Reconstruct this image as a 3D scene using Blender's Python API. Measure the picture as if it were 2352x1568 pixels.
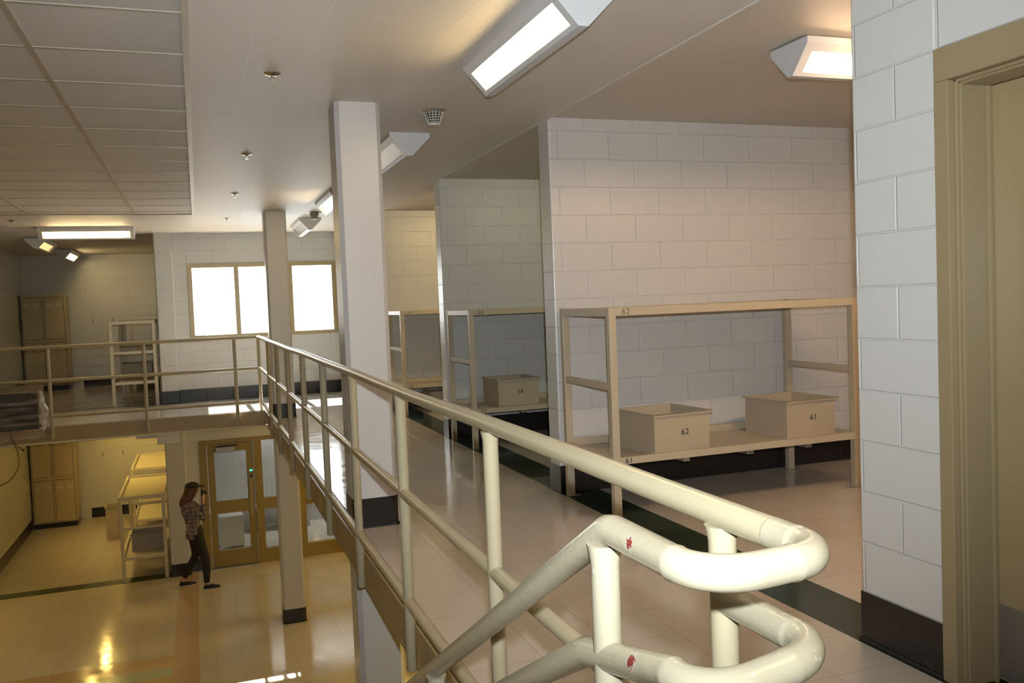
import bpy, bmesh, math, random
from mathutils import Vector, Matrix
random.seed(7)
for o in list(bpy.data.objects): bpy.data.objects.remove(o)
C = bpy.context.scene.collection
sc = bpy.context.scene
PI = math.pi

# ------------------------------------------------------------------ camera
YAW, PITCH, ROLL, F = 0.34333954, 0.04578488, -0.03955308, 2010.7
CAMZ = 1.421
def cam_axes():
    cy, sy, cp, sp = math.cos(YAW), math.sin(YAW), math.cos(PITCH), math.sin(PITCH)
    fwd = Vector((sy*cp, cy*cp, -sp)); right = Vector((cy, -sy, 0)); up = right.cross(fwd)
    cr, sr = math.cos(ROLL), math.sin(ROLL)
    return right*cr + up*sr, -right*sr + up*cr, fwd
r_, u_, w_ = cam_axes()
cd = bpy.data.cameras.new('camera'); cam = bpy.data.objects.new('camera', cd); C.objects.link(cam)
cam.matrix_world = Matrix(((r_.x, u_.x, -w_.x, 0), (r_.y, u_.y, -w_.y, 0), (r_.z, u_.z, -w_.z, CAMZ), (0, 0, 0, 1)))
cd.sensor_width = 36; cd.lens = F*36/2352; cd.clip_start = 0.05; cd.clip_end = 200
sc.camera = cam
# ------------------------------------------------------------------ look
sc.view_settings.view_transform = 'Standard'; sc.view_settings.look = 'None'
sc.view_settings.exposure = 0.0; sc.view_settings.gamma = 1.0; sc.view_settings.use_curve_mapping = False
# ------------------------------------------------------------------ daylight, sun, flash
FLASH = 600; SKY = 13.0; SUN = 62.0
LENS = 44.0           # radiance of a lit lamp diffuser
wd = bpy.data.worlds.new('world'); sc.world = wd; wd.use_nodes = True
bg = wd.node_tree.nodes['Background']; bg.inputs[0].default_value = (0.93, 0.96, 1.0, 1); bg.inputs[1].default_value = SKY
def light(name, kind, loc, rot=(0, 0, 0), energy=10, color=(1, 1, 1), **kw):
    l = bpy.data.lights.new(name, kind); l.energy = energy; l.color = color
    for k, v in kw.items():
        if k != 'portal': setattr(l, k, v)
    o = bpy.data.objects.new(name, l); C.objects.link(o); o.location = loc; o.rotation_euler = rot
    if kw.get('portal'): l.cycles.is_portal = True
    return o
sun = light('sun', 'SUN', (1, 30, 25), energy=SUN, color=(.97, .98, 1.0), angle=math.radians(.53))
sun.rotation_euler = Vector((0.02, -1, -.985)).to_track_quat('-Z', 'Y').to_euler()
fl = light('camera_flash', 'SPOT', (0, 0, 0), energy=FLASH, color=(.86, .94, 1.0), shadow_soft_size=.018, spot_size=math.radians(94), spot_blend=1.0)
fpos = Vector((0, 0, CAMZ)) + u_*.115 + r_*.035
fl.matrix_world = Matrix.Translation(fpos) @ (w_ + u_*.15 + r_*.0).to_track_quat('-Z', 'Y').to_matrix().to_4x4()
light('window_daylight', 'AREA', (1.07, 15.24, 1.62), (math.radians(-90), 0, 0), shape='RECTANGLE', size=2.5, size_y=1.35, portal=True)
light('courtyard_daylight', 'AREA', (2.0, 17.32, .0), (0, 0, 0), shape='RECTANGLE', size=4.6, size_y=.56, portal=True)

# ------------------------------------------------------------------ materials
def mat(name, col=(.5, .5, .5), rough=.5, **kw):
    m = bpy.data.materials.new(name); m.use_nodes = True
    b = m.node_tree.nodes['Principled BSDF']
    b.inputs['Base Color'].default_value = (*col, 1); b.inputs['Roughness'].default_value = rough
    if 'metal' in kw: b.inputs['Metallic'].default_value = kw['metal']
    if 'spec' in kw: b.inputs['Specular IOR Level'].default_value = kw['spec']
    if 'emit' in kw:
        b.inputs['Emission Color'].default_value = (*kw['emit'], 1); b.inputs['Emission Strength'].default_value = kw['estr']
    m['b'] = 1
    return m
def N(m, t, **kw):
    n = m.node_tree.nodes.new(t)
    for k, v in kw.items(): setattr(n, k, v)
    return n
def L(m, a, b): m.node_tree.links.new(a, b)
def BS(m): return m.node_tree.nodes['Principled BSDF']
def coords(m, kind='obj'):
    if kind == 'world': return N(m, 'ShaderNodeNewGeometry').outputs['Position']
    return N(m, 'ShaderNodeTexCoord').outputs['Object']
def mth(m, op, a, b=None, clamp=False):
    n = N(m, 'ShaderNodeMath', operation=op); n.use_clamp = clamp
    for i, v in enumerate((a, b)):
        if v is None: continue
        if isinstance(v, (int, float)): n.inputs[i].default_value = v
        else: L(m, v, n.inputs[i])
    return n.outputs[0]
def mixc(m, fac, a, b):
    n = N(m, 'ShaderNodeMix', data_type='RGBA')
    if isinstance(fac, (int, float)): n.inputs[0].default_value = fac
    else: L(m, fac, n.inputs[0])
    for i, v in ((6, a), (7, b)):
        if isinstance(v, tuple): n.inputs[i].default_value = (*v[:3], 1)
        else: L(m, v, n.inputs[i])
    return n.outputs[2]
def noise(m, vec, scale, detail=2, rough=.5):
    n = N(m, 'ShaderNodeTexNoise'); n.inputs['Scale'].default_value = scale; n.inputs['Detail'].default_value = detail
    n.inputs['Roughness'].default_value = rough; L(m, vec, n.inputs['Vector']); return n.outputs['Fac']
def bump(m, h, dist=.002, strength=1, prev=None):
    n = N(m, 'ShaderNodeBump'); n.inputs['Distance'].default_value = dist; n.inputs['Strength'].default_value = strength
    L(m, h, n.inputs['Height'])
    if prev is not None: L(m, prev, n.inputs['Normal'])
    return n.outputs[0]
def step(m, v, lo, hi):
    n = N(m, 'ShaderNodeMapRange'); n.inputs[1].default_value = lo; n.inputs[2].default_value = hi; L(m, v, n.inputs[0]); return n.outputs[0]
def gridvec(m, axis, pu, pv, kind='world'):
    """2-D coordinates on a wall: axis 'x' wall runs along x, 'y' along y, 'f' floor."""
    s = N(m, 'ShaderNodeSeparateXYZ'); L(m, coords(m, kind), s.inputs[0])
    a, b = {'x': (0, 2), 'y': (1, 2), 'f': (0, 1)}[axis]
    c = N(m, 'ShaderNodeCombineXYZ')
    L(m, mth(m, 'SUBTRACT', s.outputs[a], pu), c.inputs[0]); L(m, mth(m, 'SUBTRACT', s.outputs[b], pv), c.inputs[1])
    return c.outputs[0]
def brick(m, vec, w, h, mortar, smooth, off=.5):
    n = N(m, 'ShaderNodeTexBrick'); n.offset = off; n.offset_frequency = 2; n.squash = 1
    n.inputs['Scale'].default_value = 1; n.inputs['Mortar Size'].default_value = mortar; n.inputs['Mortar Smooth'].default_value = smooth
    n.inputs['Brick Width'].default_value = w; n.inputs['Row Height'].default_value = h; n.inputs['Bias'].default_value = 0
    n.inputs['Color1'].default_value = (0, 0, 0, 1); n.inputs['Color2'].default_value = (1, 1, 1, 1)
    L(m, vec, n.inputs['Vector']); return n.outputs['Fac'], n.outputs['Color']
def block(name, axis, pu, col=(.60, .59, .56), pv=0.0, rough=.33, scuff=False):
    m = mat(name, col, rough)
    v = gridvec(m, axis, pu, pv)
    fac, _ = brick(m, v, .4064, .2032, .0055, .6)
    inv = mth(m, 'SUBTRACT', 1, fac)
    p = coords(m, 'world')
    n1 = noise(m, p, 95, 3, .6); n2 = noise(m, p, 9, 2)
    h = mth(m, 'ADD', mth(m, 'MULTIPLY', inv, 1.0), mth(m, 'MULTIPLY', n1, .22))
    L(m, bump(m, h, .0035, .8), BS(m).inputs['Normal'])
    dark = tuple(c*.93 for c in col)
    base = mixc(m, mth(m, 'MULTIPLY', fac, .35), mixc(m, n2, col, tuple(c*.97 for c in col)), dark)
    if scuff:
        s = N(m, 'ShaderNodeMapping'); s.inputs['Scale'].default_value = (6, 6, 40); L(m, p, s.inputs[0])
        sc_ = step(m, noise(m, s.outputs[0], 3, 6, .75), .60, .70)
        z = N(m, 'ShaderNodeSeparateXYZ'); L(m, p, z.inputs[0])
        low = step(m, z.outputs[2], .15, .02)
        base = mixc(m, mth(m, 'MULTIPLY', mth(m, 'MULTIPLY', sc_, low), .9), base, (.25, .24, .25))
    L(m, base, BS(m).inputs['Base Color'])
    return m
M = {}
M['blk_x'] = block('painted_block_x', 'x', 2.717)
M['blk_y'] = block('painted_block_y', 'y', 2.386)
M['blk_xl'] = block('painted_block_low_x', 'x', 2.717, pv=-2.76)
M['blk_yl'] = block('painted_block_low_y', 'y', 2.386, pv=-2.76)
M['base_x'] = block('black_base_x', 'x', 2.717, col=(.016, .013, .012), rough=.3)
M['base_y'] = block('black_base_y', 'y', 2.386, col=(.016, .013, .012), rough=.3, scuff=True)
M['column'] = mat('column_paint', (.53, .52, .515), .32)
_n = noise(M['column'], coords(M['column'], 'world'), 160, 3); L(M['column'], bump(M['column'], _n, .0008, .5), BS(M['column']).inputs['Normal'])

def floor_mat(name, low=False):
    m = mat(name, (.5, .45, .38), .1)
    v = gridvec(m, 'f', 2.44, .15 if not low else 14.95)
    fac, colr = brick(m, v, .3048, .3048, .0011, .1, off=0)
    p = coords(m, 'world')
    mp = N(m, 'ShaderNodeMapping'); mp.inputs['Scale'].default_value = (1, 2.2, 1); mp.inputs['Rotation'].default_value = (0, 0, .5); L(m, p, mp.inputs[0])
    sp = step(m, noise(m, mp.outputs[0], 55, 3, .6), .655, .70)
    base = (.53, .475, .40)
    tilev = mixc(m, colr, base, tuple(c*.94 for c in base))
    s = N(m, 'ShaderNodeSeparateXYZ'); L(m, p, s.inputs[0])
    def band(i, a, b):
        return mth(m, 'MULTIPLY', mth(m, 'GREATER_THAN', s.outputs[i], a), mth(m, 'LESS_THAN', s.outputs[i], b))
    c = mixc(m, mth(m, 'MULTIPLY', sp, .8), tilev, (.24, .20, .16))
    green = (.014, .032, .020)
    if not low:
        g = mth(m, 'MAXIMUM', mth(m, 'MULTIPLY', band(0, 2.44, 2.745), mth(m, 'LESS_THAN', s.outputs[1], 15.2)), mth(m, 'MULTIPLY', band(1, 14.98, 15.2), mth(m, 'LESS_THAN', s.outputs[0], -.3)))
        c = mixc(m, g, c, green)
    else:
        g = mth(m, 'MULTIPLY', band(1, 14.87, 15.15), mth(m, 'LESS_THAN', s.outputs[0], -.55))
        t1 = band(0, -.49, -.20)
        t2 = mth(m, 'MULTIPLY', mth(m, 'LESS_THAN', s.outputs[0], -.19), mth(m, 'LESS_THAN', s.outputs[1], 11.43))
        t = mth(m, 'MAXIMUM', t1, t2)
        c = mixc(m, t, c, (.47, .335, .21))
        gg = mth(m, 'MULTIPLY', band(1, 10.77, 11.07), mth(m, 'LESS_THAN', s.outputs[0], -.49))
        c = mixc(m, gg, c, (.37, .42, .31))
        c = mixc(m, g, c, (.02, .045, .012))
    c = mixc(m, mth(m, 'MULTIPLY', fac, .55), c, (.10, .08, .06))
    L(m, c, BS(m).inputs['Base Color'])
    w1 = noise(m, p, 2.2, 2); w2 = noise(m, p, 14, 2); w3 = noise(m, p, 120, 2)
    h = mth(m, 'ADD', mth(m, 'MULTIPLY', w1, 1.0), mth(m, 'ADD', mth(m, 'MULTIPLY', w2, .22), mth(m, 'MULTIPLY', w3, .015)))
    hb = mth(m, 'SUBTRACT', h, mth(m, 'MULTIPLY', fac, .15))
    L(m, bump(m, hb, .004, .5), BS(m).inputs['Normal'])
    L(m, step(m, noise(m, p, 5, 3), .3, .7), (rr := N(m, 'ShaderNodeMapRange')).inputs[0]); rr.inputs[3].default_value = .07; rr.inputs[4].default_value = .16
    L(m, rr.outputs[0], BS(m).inputs['Roughness'])
    return m
M['floor_up'] = floor_mat('vinyl_tile_upper'); M['floor_low'] = floor_mat('vinyl_tile_lower', True)

def ceil_mat(name, grid, col, spk=1.0, rough=.7):
    m = mat(name, col, rough); p = coords(m, 'world')
    n = noise(m, p, 130, 4, .75); b = None
    mp = N(m, 'ShaderNodeMapping'); mp.inputs['Rotation'].default_value = (0, 0, .6); mp.inputs['Scale'].default_value = (1, 2.5, 1); L(m, p, mp.inputs[0])
    sp = step(m, noise(m, mp.outputs[0], 110, 3, .6), .58, .68)
    c = mixc(m, mth(m, 'MULTIPLY', sp, .35*spk), col, tuple(min(1, x*1.3) for x in col))
    nb = bump(m, n, .003*spk, .7)
    if grid:
        v = gridvec(m, 'f', .011, 3.955)
        fac, c2 = brick(m, v, .303, .322, .0016, .2, off=0)
        c = mixc(m, mth(m, 'MULTIPLY', c2, .25), c, tuple(x*.92 for x in col))
        sepv = N(m, 'ShaderNodeSeparateXYZ'); L(m, v, sepv.inputs[0])
        c = mixc(m, mth(m, 'MULTIPLY', fac, .5), c, tuple(min(1, x*1.35) for x in col))
        nb = bump(m, mth(m, 'SUBTRACT', 1, fac), .003, .6, nb)
    L(m, c, BS(m).inputs['Base Color']); L(m, nb, BS(m).inputs['Normal'])
    return m
M['ceil_hall'] = ceil_mat('lay_in_tile', False, (.72, .70, .67), 1.2)
M['ceil_acoustic'] = ceil_mat('foot_square_tile', True, (.68, .64, .59), .8, .5)
M['ceil_plain'] = ceil_mat('painted_soffit', False, (.60, .56, .49), .15, .6)
M['ceil_low'] = ceil_mat('lower_soffit', False, (.62, .57, .47), .15, .6)
M['gridbar'] = mat('ceiling_grid_enamel', (.50, .45, .36), .45)

def paint(name, col, rough=.35, tex=.4, sc_=90):
    m = mat(name, col, rough); p = coords(m)
    n = noise(m, p, sc_, 3, .6)
    L(m, bump(m, n, .0012, tex), BS(m).inputs['Normal'])
    L(m, mixc(m, noise(m, p, 6, 3), col, tuple(c*.92 for c in col)), BS(m).inputs['Base Color'])
    return m
M['rail'] = paint('cream_pipe_enamel', (.41, .355, .23), .28, .35, 45)
M['fascia'] = paint('tan_fascia_enamel', (.34, .26, .13), .4, .3)
M['bunk'] = paint('bunk_enamel', (.48, .41, .29), .42, .15)
M['bunk_light'] = paint('bunk_end_enamel', (.62, .56, .42), .4, .15)
M['box'] = paint('box_enamel', (.46, .39, .28), .45, .2)
M['locker'] = paint('locker_enamel', (.50, .41, .24), .45, .1)
M['frame'] = paint('door_frame_enamel', (.31, .24, .135), .3, .5, 140)
M['doorleaf'] = paint('door_enamel', (.35, .27, .14), .26, 1.0, 70)
M['kick'] = paint('brushed_kickplate', (.30, .27, .24), .45, .3, 200); BS(M['kick']).inputs['Metallic'].default_value = .6
M['glazeframe'] = paint('glazing_frame_enamel', (.30, .215, .065), .4, .15)
M['winframe'] = paint('window_frame_enamel', (.42, .34, .17), .3, .15)
M['white_metal'] = mat('lamp_housing_enamel', (.60, .60, .60), .4)
M['chrome'] = mat('chrome', (.6, .55, .48), .18, metal=1)
M['steel'] = mat('dull_steel', (.42, .40, .36), .35, metal=.8)
M['ivory'] = mat('ivory_plastic', (.68, .64, .55), .45)
M['dark'] = mat('dark_parts_and_gap_shade', (.02, .018, .015), .6)
M['ink'] = mat('stencil_ink', (.02, .018, .015), .6)
M['ink_faded'] = mat('worn_stencil_ink', (.16, .13, .09), .6)
M['glass'] = mat('clear_glass', (.9, .95, .93), .02)
def glassmat(name, tint, refl=.08):
    m = bpy.data.materials.new(name); m.use_nodes = True; nt = m.node_tree; nt.nodes.clear()
    o = nt.nodes.new('ShaderNodeOutputMaterial'); t = nt.nodes.new('ShaderNodeBsdfTransparent'); g = nt.nodes.new('ShaderNodeBsdfGlossy'); mx = nt.nodes.new('ShaderNodeMixShader')
    t.inputs[0].default_value = (*tint, 1); g.inputs['Roughness'].default_value = .03; mx.inputs[0].default_value = refl
    nt.links.new(t.outputs[0], mx.inputs[1]); nt.links.new(g.outputs[0], mx.inputs[2]); nt.links.new(mx.outputs[0], o.inputs[0])
    return m
M['glass'] = glassmat('clear_glass_pane', (.93, .95, .95)); M['glass_dusty'] = glassmat('dusty_glass_pane', (.95, .91, .84))

def lens_mat(name, col, strength, length):
    m = mat(name, (.8, .75, .65), .4)
    s = N(m, 'ShaderNodeSeparateXYZ'); L(m, coords(m), s.inputs[0])
    a = mth(m, 'ABSOLUTE', mth(m, 'SUBTRACT', s.outputs[0], length/2))
    k = step(m, a, length/2, length/2-.16)
    k2 = mth(m, 'ADD', mth(m, 'MULTIPLY', mth(m, 'POWER', k, 1.5), .92), .08)
    warm = (col[0], col[1]*.72, col[2]*.45)
    L(m, mixc(m, k, warm, col), BS(m).inputs['Emission Color']); L(m, mth(m, 'MULTIPLY', k2, strength), BS(m).inputs['Emission Strength'])
    return m
M['lens_up'] = lens_mat('lit_lens_white', (1, .73, .34), LENS*.7, 1.18)
M['lens_bay'] = lens_mat('lit_lens_bay', (1, .66, .40), LENS*1.4, 1.18)
M['lens_green'] = lens_mat('lit_lens_pale', (1, .88, .52), LENS*.6, 1.18)
M['lens_warm'] = lens_mat('lit_lens_warm', (1, .76, .36), LENS*.85, 1.18)
M['lens_bay3'] = lens_mat('lit_lens_golden', (1, .74, .36), LENS*1.7, 1.18)
M['lens_dim'] = lens_mat('lit_lens_amber', (1, .62, .25), 1.3, 1.18)
M['lens_low'] = lens_mat('lit_lens_yellow', (1, .68, .17), LENS*1.45, 1.18)
M['lens_off'] = mat('unlit_lens', (.62, .60, .54), .25)

# ------------------------------------------------------------------ mesh helpers
class MB:
    def __init__(s): s.v = []; s.f = []
    def box(s, x0, y0, z0, x1, y1, z1):
        b = len(s.v)
        s.v += [(x0, y0, z0), (x1, y0, z0), (x1, y1, z0), (x0, y1, z0), (x0, y0, z1), (x1, y0, z1), (x1, y1, z1), (x0, y1, z1)]
        s.f += [tuple(b+i for i in q) for q in ((0, 3, 2, 1), (4, 5, 6, 7), (0, 1, 5, 4), (1, 2, 6, 5), (2, 3, 7, 6), (3, 0, 4, 7))]
        return s
    def prism(s, poly, axis, a, b):
        """extrude 2-D poly (ccw) along axis from a to b; poly coords are the other two axes in order."""
        n = len(poly); k = len(s.v)
        def P(u, v, t): return {'x': (t, u, v), 'y': (u, t, v), 'z': (u, v, t)}[axis]
        s.v += [P(u, v, a) for u, v in poly] + [P(u, v, b) for u, v in poly]
        s.f.append(tuple(k+i for i in range(n))); s.f.append(tuple(k+n+i for i in reversed(range(n))))
        for i in range(n): j = (i+1) % n; s.f.append((k+i, k+n+i, k+n+j, k+j))
        return s
    def tube(s, pts, r, n=16, cap=True):
        pts = [Vector(p) for p in pts]; R = r if isinstance(r, (list, tuple)) else [r]*len(pts)
        k = len(s.v); T = []
        for i in range(len(pts)):
            a = pts[max(i-1, 0)]; b = pts[min(i+1, len(pts)-1)]
            T.append((b-a).normalized())
        ref = Vector((0, 0, 1)) if abs(T[0].z) < .9 else Vector((1, 0, 0))
        nrm = (ref - T[0]*ref.dot(T[0])).normalized()
        for i, p in enumerate(pts):
            nrm = (nrm - T[i]*nrm.dot(T[i])).normalized(); bi = T[i].cross(nrm)
            for j in range(n):
                a = 2*PI*j/n; s.v.append(tuple(p + (nrm*math.cos(a)+bi*math.sin(a))*R[i]))
        for i in range(len(pts)-1):
            for j in range(n):
                j2 = (j+1) % n; s.f.append((k+i*n+j, k+i*n+j2, k+(i+1)*n+j2, k+(i+1)*n+j))
        if cap:
            s.f.append(tuple(k+j for j in reversed(range(n)))); s.f.append(tuple(k+(len(pts)-1)*n+j for j in range(n)))
        return s
    def rings(s, rings, n=20, cap=True):
        """rings: (cx, cy, z, rx, ry)"""
        k = len(s.v)
        for cx, cy, z, rx, ry in rings:
            for j in range(n): a = 2*PI*j/n; s.v.append((cx+rx*math.cos(a), cy+ry*math.sin(a), z))
        for i in range(len(rings)-1):
            for j in range(n): j2 = (j+1) % n; s.f.append((k+i*n+j, k+i*n+j2, k+(i+1)*n+j2, k+(i+1)*n+j))
        if cap:
            s.f.append(tuple(k+j for j in reversed(range(n)))); s.f.append(tuple(k+(len(rings)-1)*n+j for j in range(n)))
        return s
    def build(s, name, m, parent=None, bevel=0, smooth=None, loc=None, seg=2):
        me = bpy.data.meshes.new(name); me.from_pydata(s.v, [], s.f); me.update()
        bm = bmesh.new(); bm.from_mesh(me); bmesh.ops.recalc_face_normals(bm, faces=bm.faces); bm.to_mesh(me); bm.free()
        if m: me.materials.append(m)
        o = bpy.data.objects.new(name, me); C.objects.link(o)
        if parent: o.parent = parent
        if loc: o.location = loc
        if smooth is not None: shade(o, smooth)
        if bevel:
            b = o.modifiers.new('bevel', 'BEVEL'); b.width = bevel; b.segments = seg; b.limit_method = 'ANGLE'; b.angle_limit = math.radians(40)
        return o
def shade(o, ang=40):
    me = o.data
    for p in me.polygons: p.use_smooth = True
    bm = bmesh.new(); bm.from_mesh(me)
    for e in bm.edges:
        if len(e.link_faces) == 2 and e.calc_face_angle(0) > math.radians(ang): e.smooth = False
    bm.to_mesh(me); bm.free()
def box(*a): return MB().box(*a)
def thing(name, label, cat, loc=(0, 0, 0), rotz=0, group=None):
    o = bpy.data.objects.new(name, None); C.objects.link(o); o.location = loc; o.rotation_euler = (0, 0, rotz); o.empty_display_size = .1
    return tag(o, label, cat, group)
def tag(o, label, cat, group=None):
    o['label'] = label; o['category'] = cat
    if group: o['group'] = group
    return o
def struct(name, mb, m, bevel=0, **kw):
    o = mb.build(name, m, None, bevel, **kw); o['kind'] = 'structure'; return o
def dup(root, loc=None, rotz=None, label=None, group=None):
    r = root.copy(); C.objects.link(r)
    if loc is not None: r.location = loc
    if rotz is not None: r.rotation_euler = (0, 0, rotz)
    if label: r['label'] = label
    if group: r['group'] = group
    for ch in list(root.children):
        c = ch.copy(); C.objects.link(c); c.parent = r
        for g in list(ch.children):
            d = g.copy(); C.objects.link(d); d.parent = c
    return r
def arc(p0, pc, p1, n=8):
    """quadratic-free circular-ish bend: points from p0 round corner pc to p1"""
    p0, pc, p1 = Vector(p0), Vector(pc), Vector(p1); out = []
    for i in range(n+1):
        t = i/n
        w = math.sqrt(.5)
        a = (1-t)**2; b = 2*t*(1-t)*w; c = t*t
        out.append((p0*a+pc*b+p1*c)/(a+b+c))
    return out
def text(s, size, m, parent, loc, rot, name='number_label', thick=.0006):
    cu = bpy.data.curves.new(name, 'FONT'); cu.body = s; cu.size = size; cu.align_x = 'CENTER'; cu.align_y = 'CENTER'; cu.extrude = thick; cu.space_character = 1.15
    t = bpy.data.objects.new(name, cu); C.objects.link(t)
    bpy.context.view_layer.update()
    me = bpy.data.meshes.new_from_object(t.evaluated_get(bpy.context.evaluated_depsgraph_get()))
    bpy.data.objects.remove(t); me.materials.clear(); me.materials.append(m); me.name = name
    o = bpy.data.objects.new(name, me); C.objects.link(o); o.parent = parent; o.location = loc; o.rotation_euler = rot
    return o

# ------------------------------------------------------------------ room shell
CZ = 2.72; LZ = -2.76; SL = -.195
RX = 5.3; P = [5.88, 8.91, 11.94]; WY = 15.08; WT = .09; BY = 20.2; LX = -3.32; PX = 2.44
struct('floor', MB().box(.86, -3, SL, RX, WY, 0).box(LX-.2, 13.035, SL, .86, BY, 0).box(.86, WY, SL, 2.44, WY+.2, 0).box(-8, 13.035, SL, LX-.2, BY, 0)
       .box(-1.5, -3, SL, .86, 1.1, 0), M['floor_up'])
struct('floor', MB().box(-8, -3, LZ-.2, RX, BY+.2, LZ), M['floor_low'])
# lower-level soffit (underside of the balcony)
struct('ceiling', MB().box(.87, 1.15, SL-.03, RX, WY, SL-.002).box(-8, 13.02, SL-.03, .86, BY, SL-.002).box(-1.5, -3, SL-.03, .85, 1.08, SL-.002), M['ceil_low'])
# upper ceilings
struct('ceiling', MB().box(-8, -3, CZ+.012, .03, 12.27, CZ+.1), M['ceil_hall'])
struct('ceiling', MB().box(.03, -3, CZ, 2.43, WY, CZ+.1).box(-8, 12.27, CZ, .03, 15.0, CZ+.1), M['ceil_acoustic'])
struct('ceiling', MB().box(2.43, -3, CZ+.01, RX, WY, CZ+.1).box(-8, 15.0, CZ+.01, .03, BY, CZ+.1), M['ceil_plain'])
g = MB()
g.box(.0, -3, CZ-.006, .032, 12.27, CZ+.03)
for x in (-.69, -1.885, -3.09, -4.3): g.box(x-.014, -3, CZ+.004, x+.014, 12.27, CZ+.03)
for k in range(-10, 13): y = 4.117+.6545*k; g.box(-8, y-.012, CZ+.007, .0, y+.012, CZ+.03)
g.box(-8, 12.25, CZ-.002, .03, 12.28, CZ+.03)
struct('trim_1', g, M['gridbar'])
struct('trim_2', MB().box(2.425, -3, CZ-.006, 2.44, WY, CZ+.01), M['ceil_acoustic'])
# roof slab so that no daylight leaks in
struct('ceiling', MB().box(-8.2, -3.2, CZ+.12, RX+.2, WY+.25, CZ+.3).box(-8.2, WY+.25, CZ+.12, -.1, BY+.4, CZ+.3), M['ceil_plain'])
# right side: near wall with the door opening (door y -? .. 2.34)
DW0, DW1, DH = 1.40, 2.34, 2.12; OY, OZ = 2.40, 2.235
def base(name, x0, y0, x1, y1, z, m):
    return struct(name, MB().box(x0, y0, z, x1, y1, z+.2032), m, bevel=.002)
struct('wall_right', MB().box(2.46, OY-.002, 0, 2.66, 2.81, CZ+.05).box(2.46, -3, 0, 2.66, DW0-.058, CZ+.05).box(2.46, DW0-.058, OZ-.002, 2.66, OY-.002, CZ+.05), M['blk_y'], bevel=.008)
struct('wall_right', MB().box(2.66, 2.61, 0, RX, 2.81, CZ+.05), M['blk_x'])
base('baseboard_right', 2.455, 2.398, 2.47, 2.814, 0, M['base_y'])
struct('trim_3', MB().box(2.447, 2.398, 0, 2.456, 2.822, .016).box(2.447, 2.813, 0, 2.70, 2.822, .016), M['dark'], bevel=.003)
for i, y in enumerate(P):
    struct('wall_partition', MB().box(PX, y, 0, RX, y+.2, CZ+.05), M['blk_x'], bevel=.012)
    struct('baseboard_partition', MB().box(PX-.004, y-.004, 0, RX, y+.204, .2032), M['base_x'], bevel=.004)
struct('wall_right', MB().box(RX, -3, LZ, RX+.2, WY+.2, CZ+.11), M['blk_y'])
struct('baseboard_right', MB().box(RX-.005, 2.8, 0, RX, WY, .2032), M['base_y'])
# window wall (back): opening X -.10..2.24, z 1.02..2.21
wx0, wx1, wz0, wz1 = -.11, 2.24, 1.015, 2.215
struct('wall_back', MB().box(-.35, WY, 0, wx0, WY+WT, CZ+.12).box(wx1, WY, 0, RX, WY+WT, CZ+.12).box(wx0, WY, 0, wx1, WY+WT, wz0).box(wx0, WY, wz1, wx1, WY+WT, CZ+.12), M['blk_x'])
struct('baseboard_back', MB().box(-.33, WY-.006, 0, RX, WY, .2032), M['base_x'])
# pilaster end of the wall between window area and the left bay (both levels)
struct('wall_pilaster', MB().box(-.60, 14.98, 0, -.33, BY, CZ+.12), M['blk_x'], bevel=.02)
struct('baseboard_pilaster', MB().box(-.604, 14.975, 0, -.326, 15.4, .2032), M['base_x'], bevel=.01)
struct('wall_pilaster', MB().box(-.60, 14.86, LZ, -.30, BY, SL), M['blk_xl'], bevel=.02)
struct('baseboard_pilaster', MB().box(-.604, 14.856, LZ, -.296, 15.2, LZ+.2032), M['base_x'], bevel=.01)
# left bays, both levels
for z0, z1, mx, my in ((0, CZ+.11, 'blk_x', 'blk_y'), (LZ, SL, 'blk_xl', 'blk_yl')):
    struct('wall_back', MB().box(LX, BY-.05, z0, -.6, BY+.15, z1), M[mx])
    struct('wall_left', MB().box(LX-.2, 15.0, z0, LX, BY+.1, z1), M[my])
    struct('baseboard_back', MB().box(-2.3, BY-.056, z0, -.6, BY-.05, z0+.2032), M['base_x'])
    struct('baseboard_left', MB().box(LX, 15.0, z0, LX+.006, 19.55, z0+.2032), M['base_y'])
    struct('baseboard_left', MB().box(-.606, 15.2, z0, -.6, BY-.05, z0+.2032), M['base_y'])
struct('wall_left', MB().box(-8, BY, LZ, LX, BY+.2, CZ+.11).box(-8.2, -3, LZ, -8, BY+.2, CZ+.11), M['blk_y'])
struct('wall_front', MB().box(-8, -3.2, LZ, RX, -3, CZ+.1), M['blk_x'])
struct('wall_lower', MB().box(.86, 1.2, LZ, RX, 1.4, SL), M['blk_xl'])
# lower glazed wall: opening x -.1..2.4, z LZ..-.64
GX0, GX1, GZ1 = -.10, 2.42, -.64
struct('wall_lower', MB().box(-.32, WY-.05, LZ, GX0, WY+.15, SL).box(GX1, WY-.05, LZ, RX, WY+.15, SL).box(GX0, WY-.05, GZ1, GX1, WY+.15, SL), M['blk_xl'])
struct('baseboard_lower', MB().box(-.32, WY-.056, LZ, GX0, WY-.05, LZ+.2032).box(GX1, WY-.056, LZ, RX, WY-.05, LZ+.2032), M['base_x'])
# courtyard beyond the glazing
M['court_floor'] = mat('courtyard_concrete', (.62, .57, .53), .8)
_p = coords(M['court_floor'], 'world'); L(M['court_floor'], mixc(M['court_floor'], step(M['court_floor'], noise(M['court_floor'], _p, 4, 5, .7), .56, .66), (.62, .57, .54), (.40, .36, .33)), BS(M['court_floor']).inputs['Base Color'])
struct('floor', MB().box(-.3, WY+.15, LZ-.2, 4.5, 17.8, LZ-.005), M['court_floor'])
struct('wall_courtyard', MB().box(-.3, 17.6, LZ, 4.5, 17.8, .65).box(4.3, WY+.15, LZ, 4.5, 17.6, .65), M['blk_xl'])  # back wall raised above the visible part so it blocks direct sun

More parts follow.
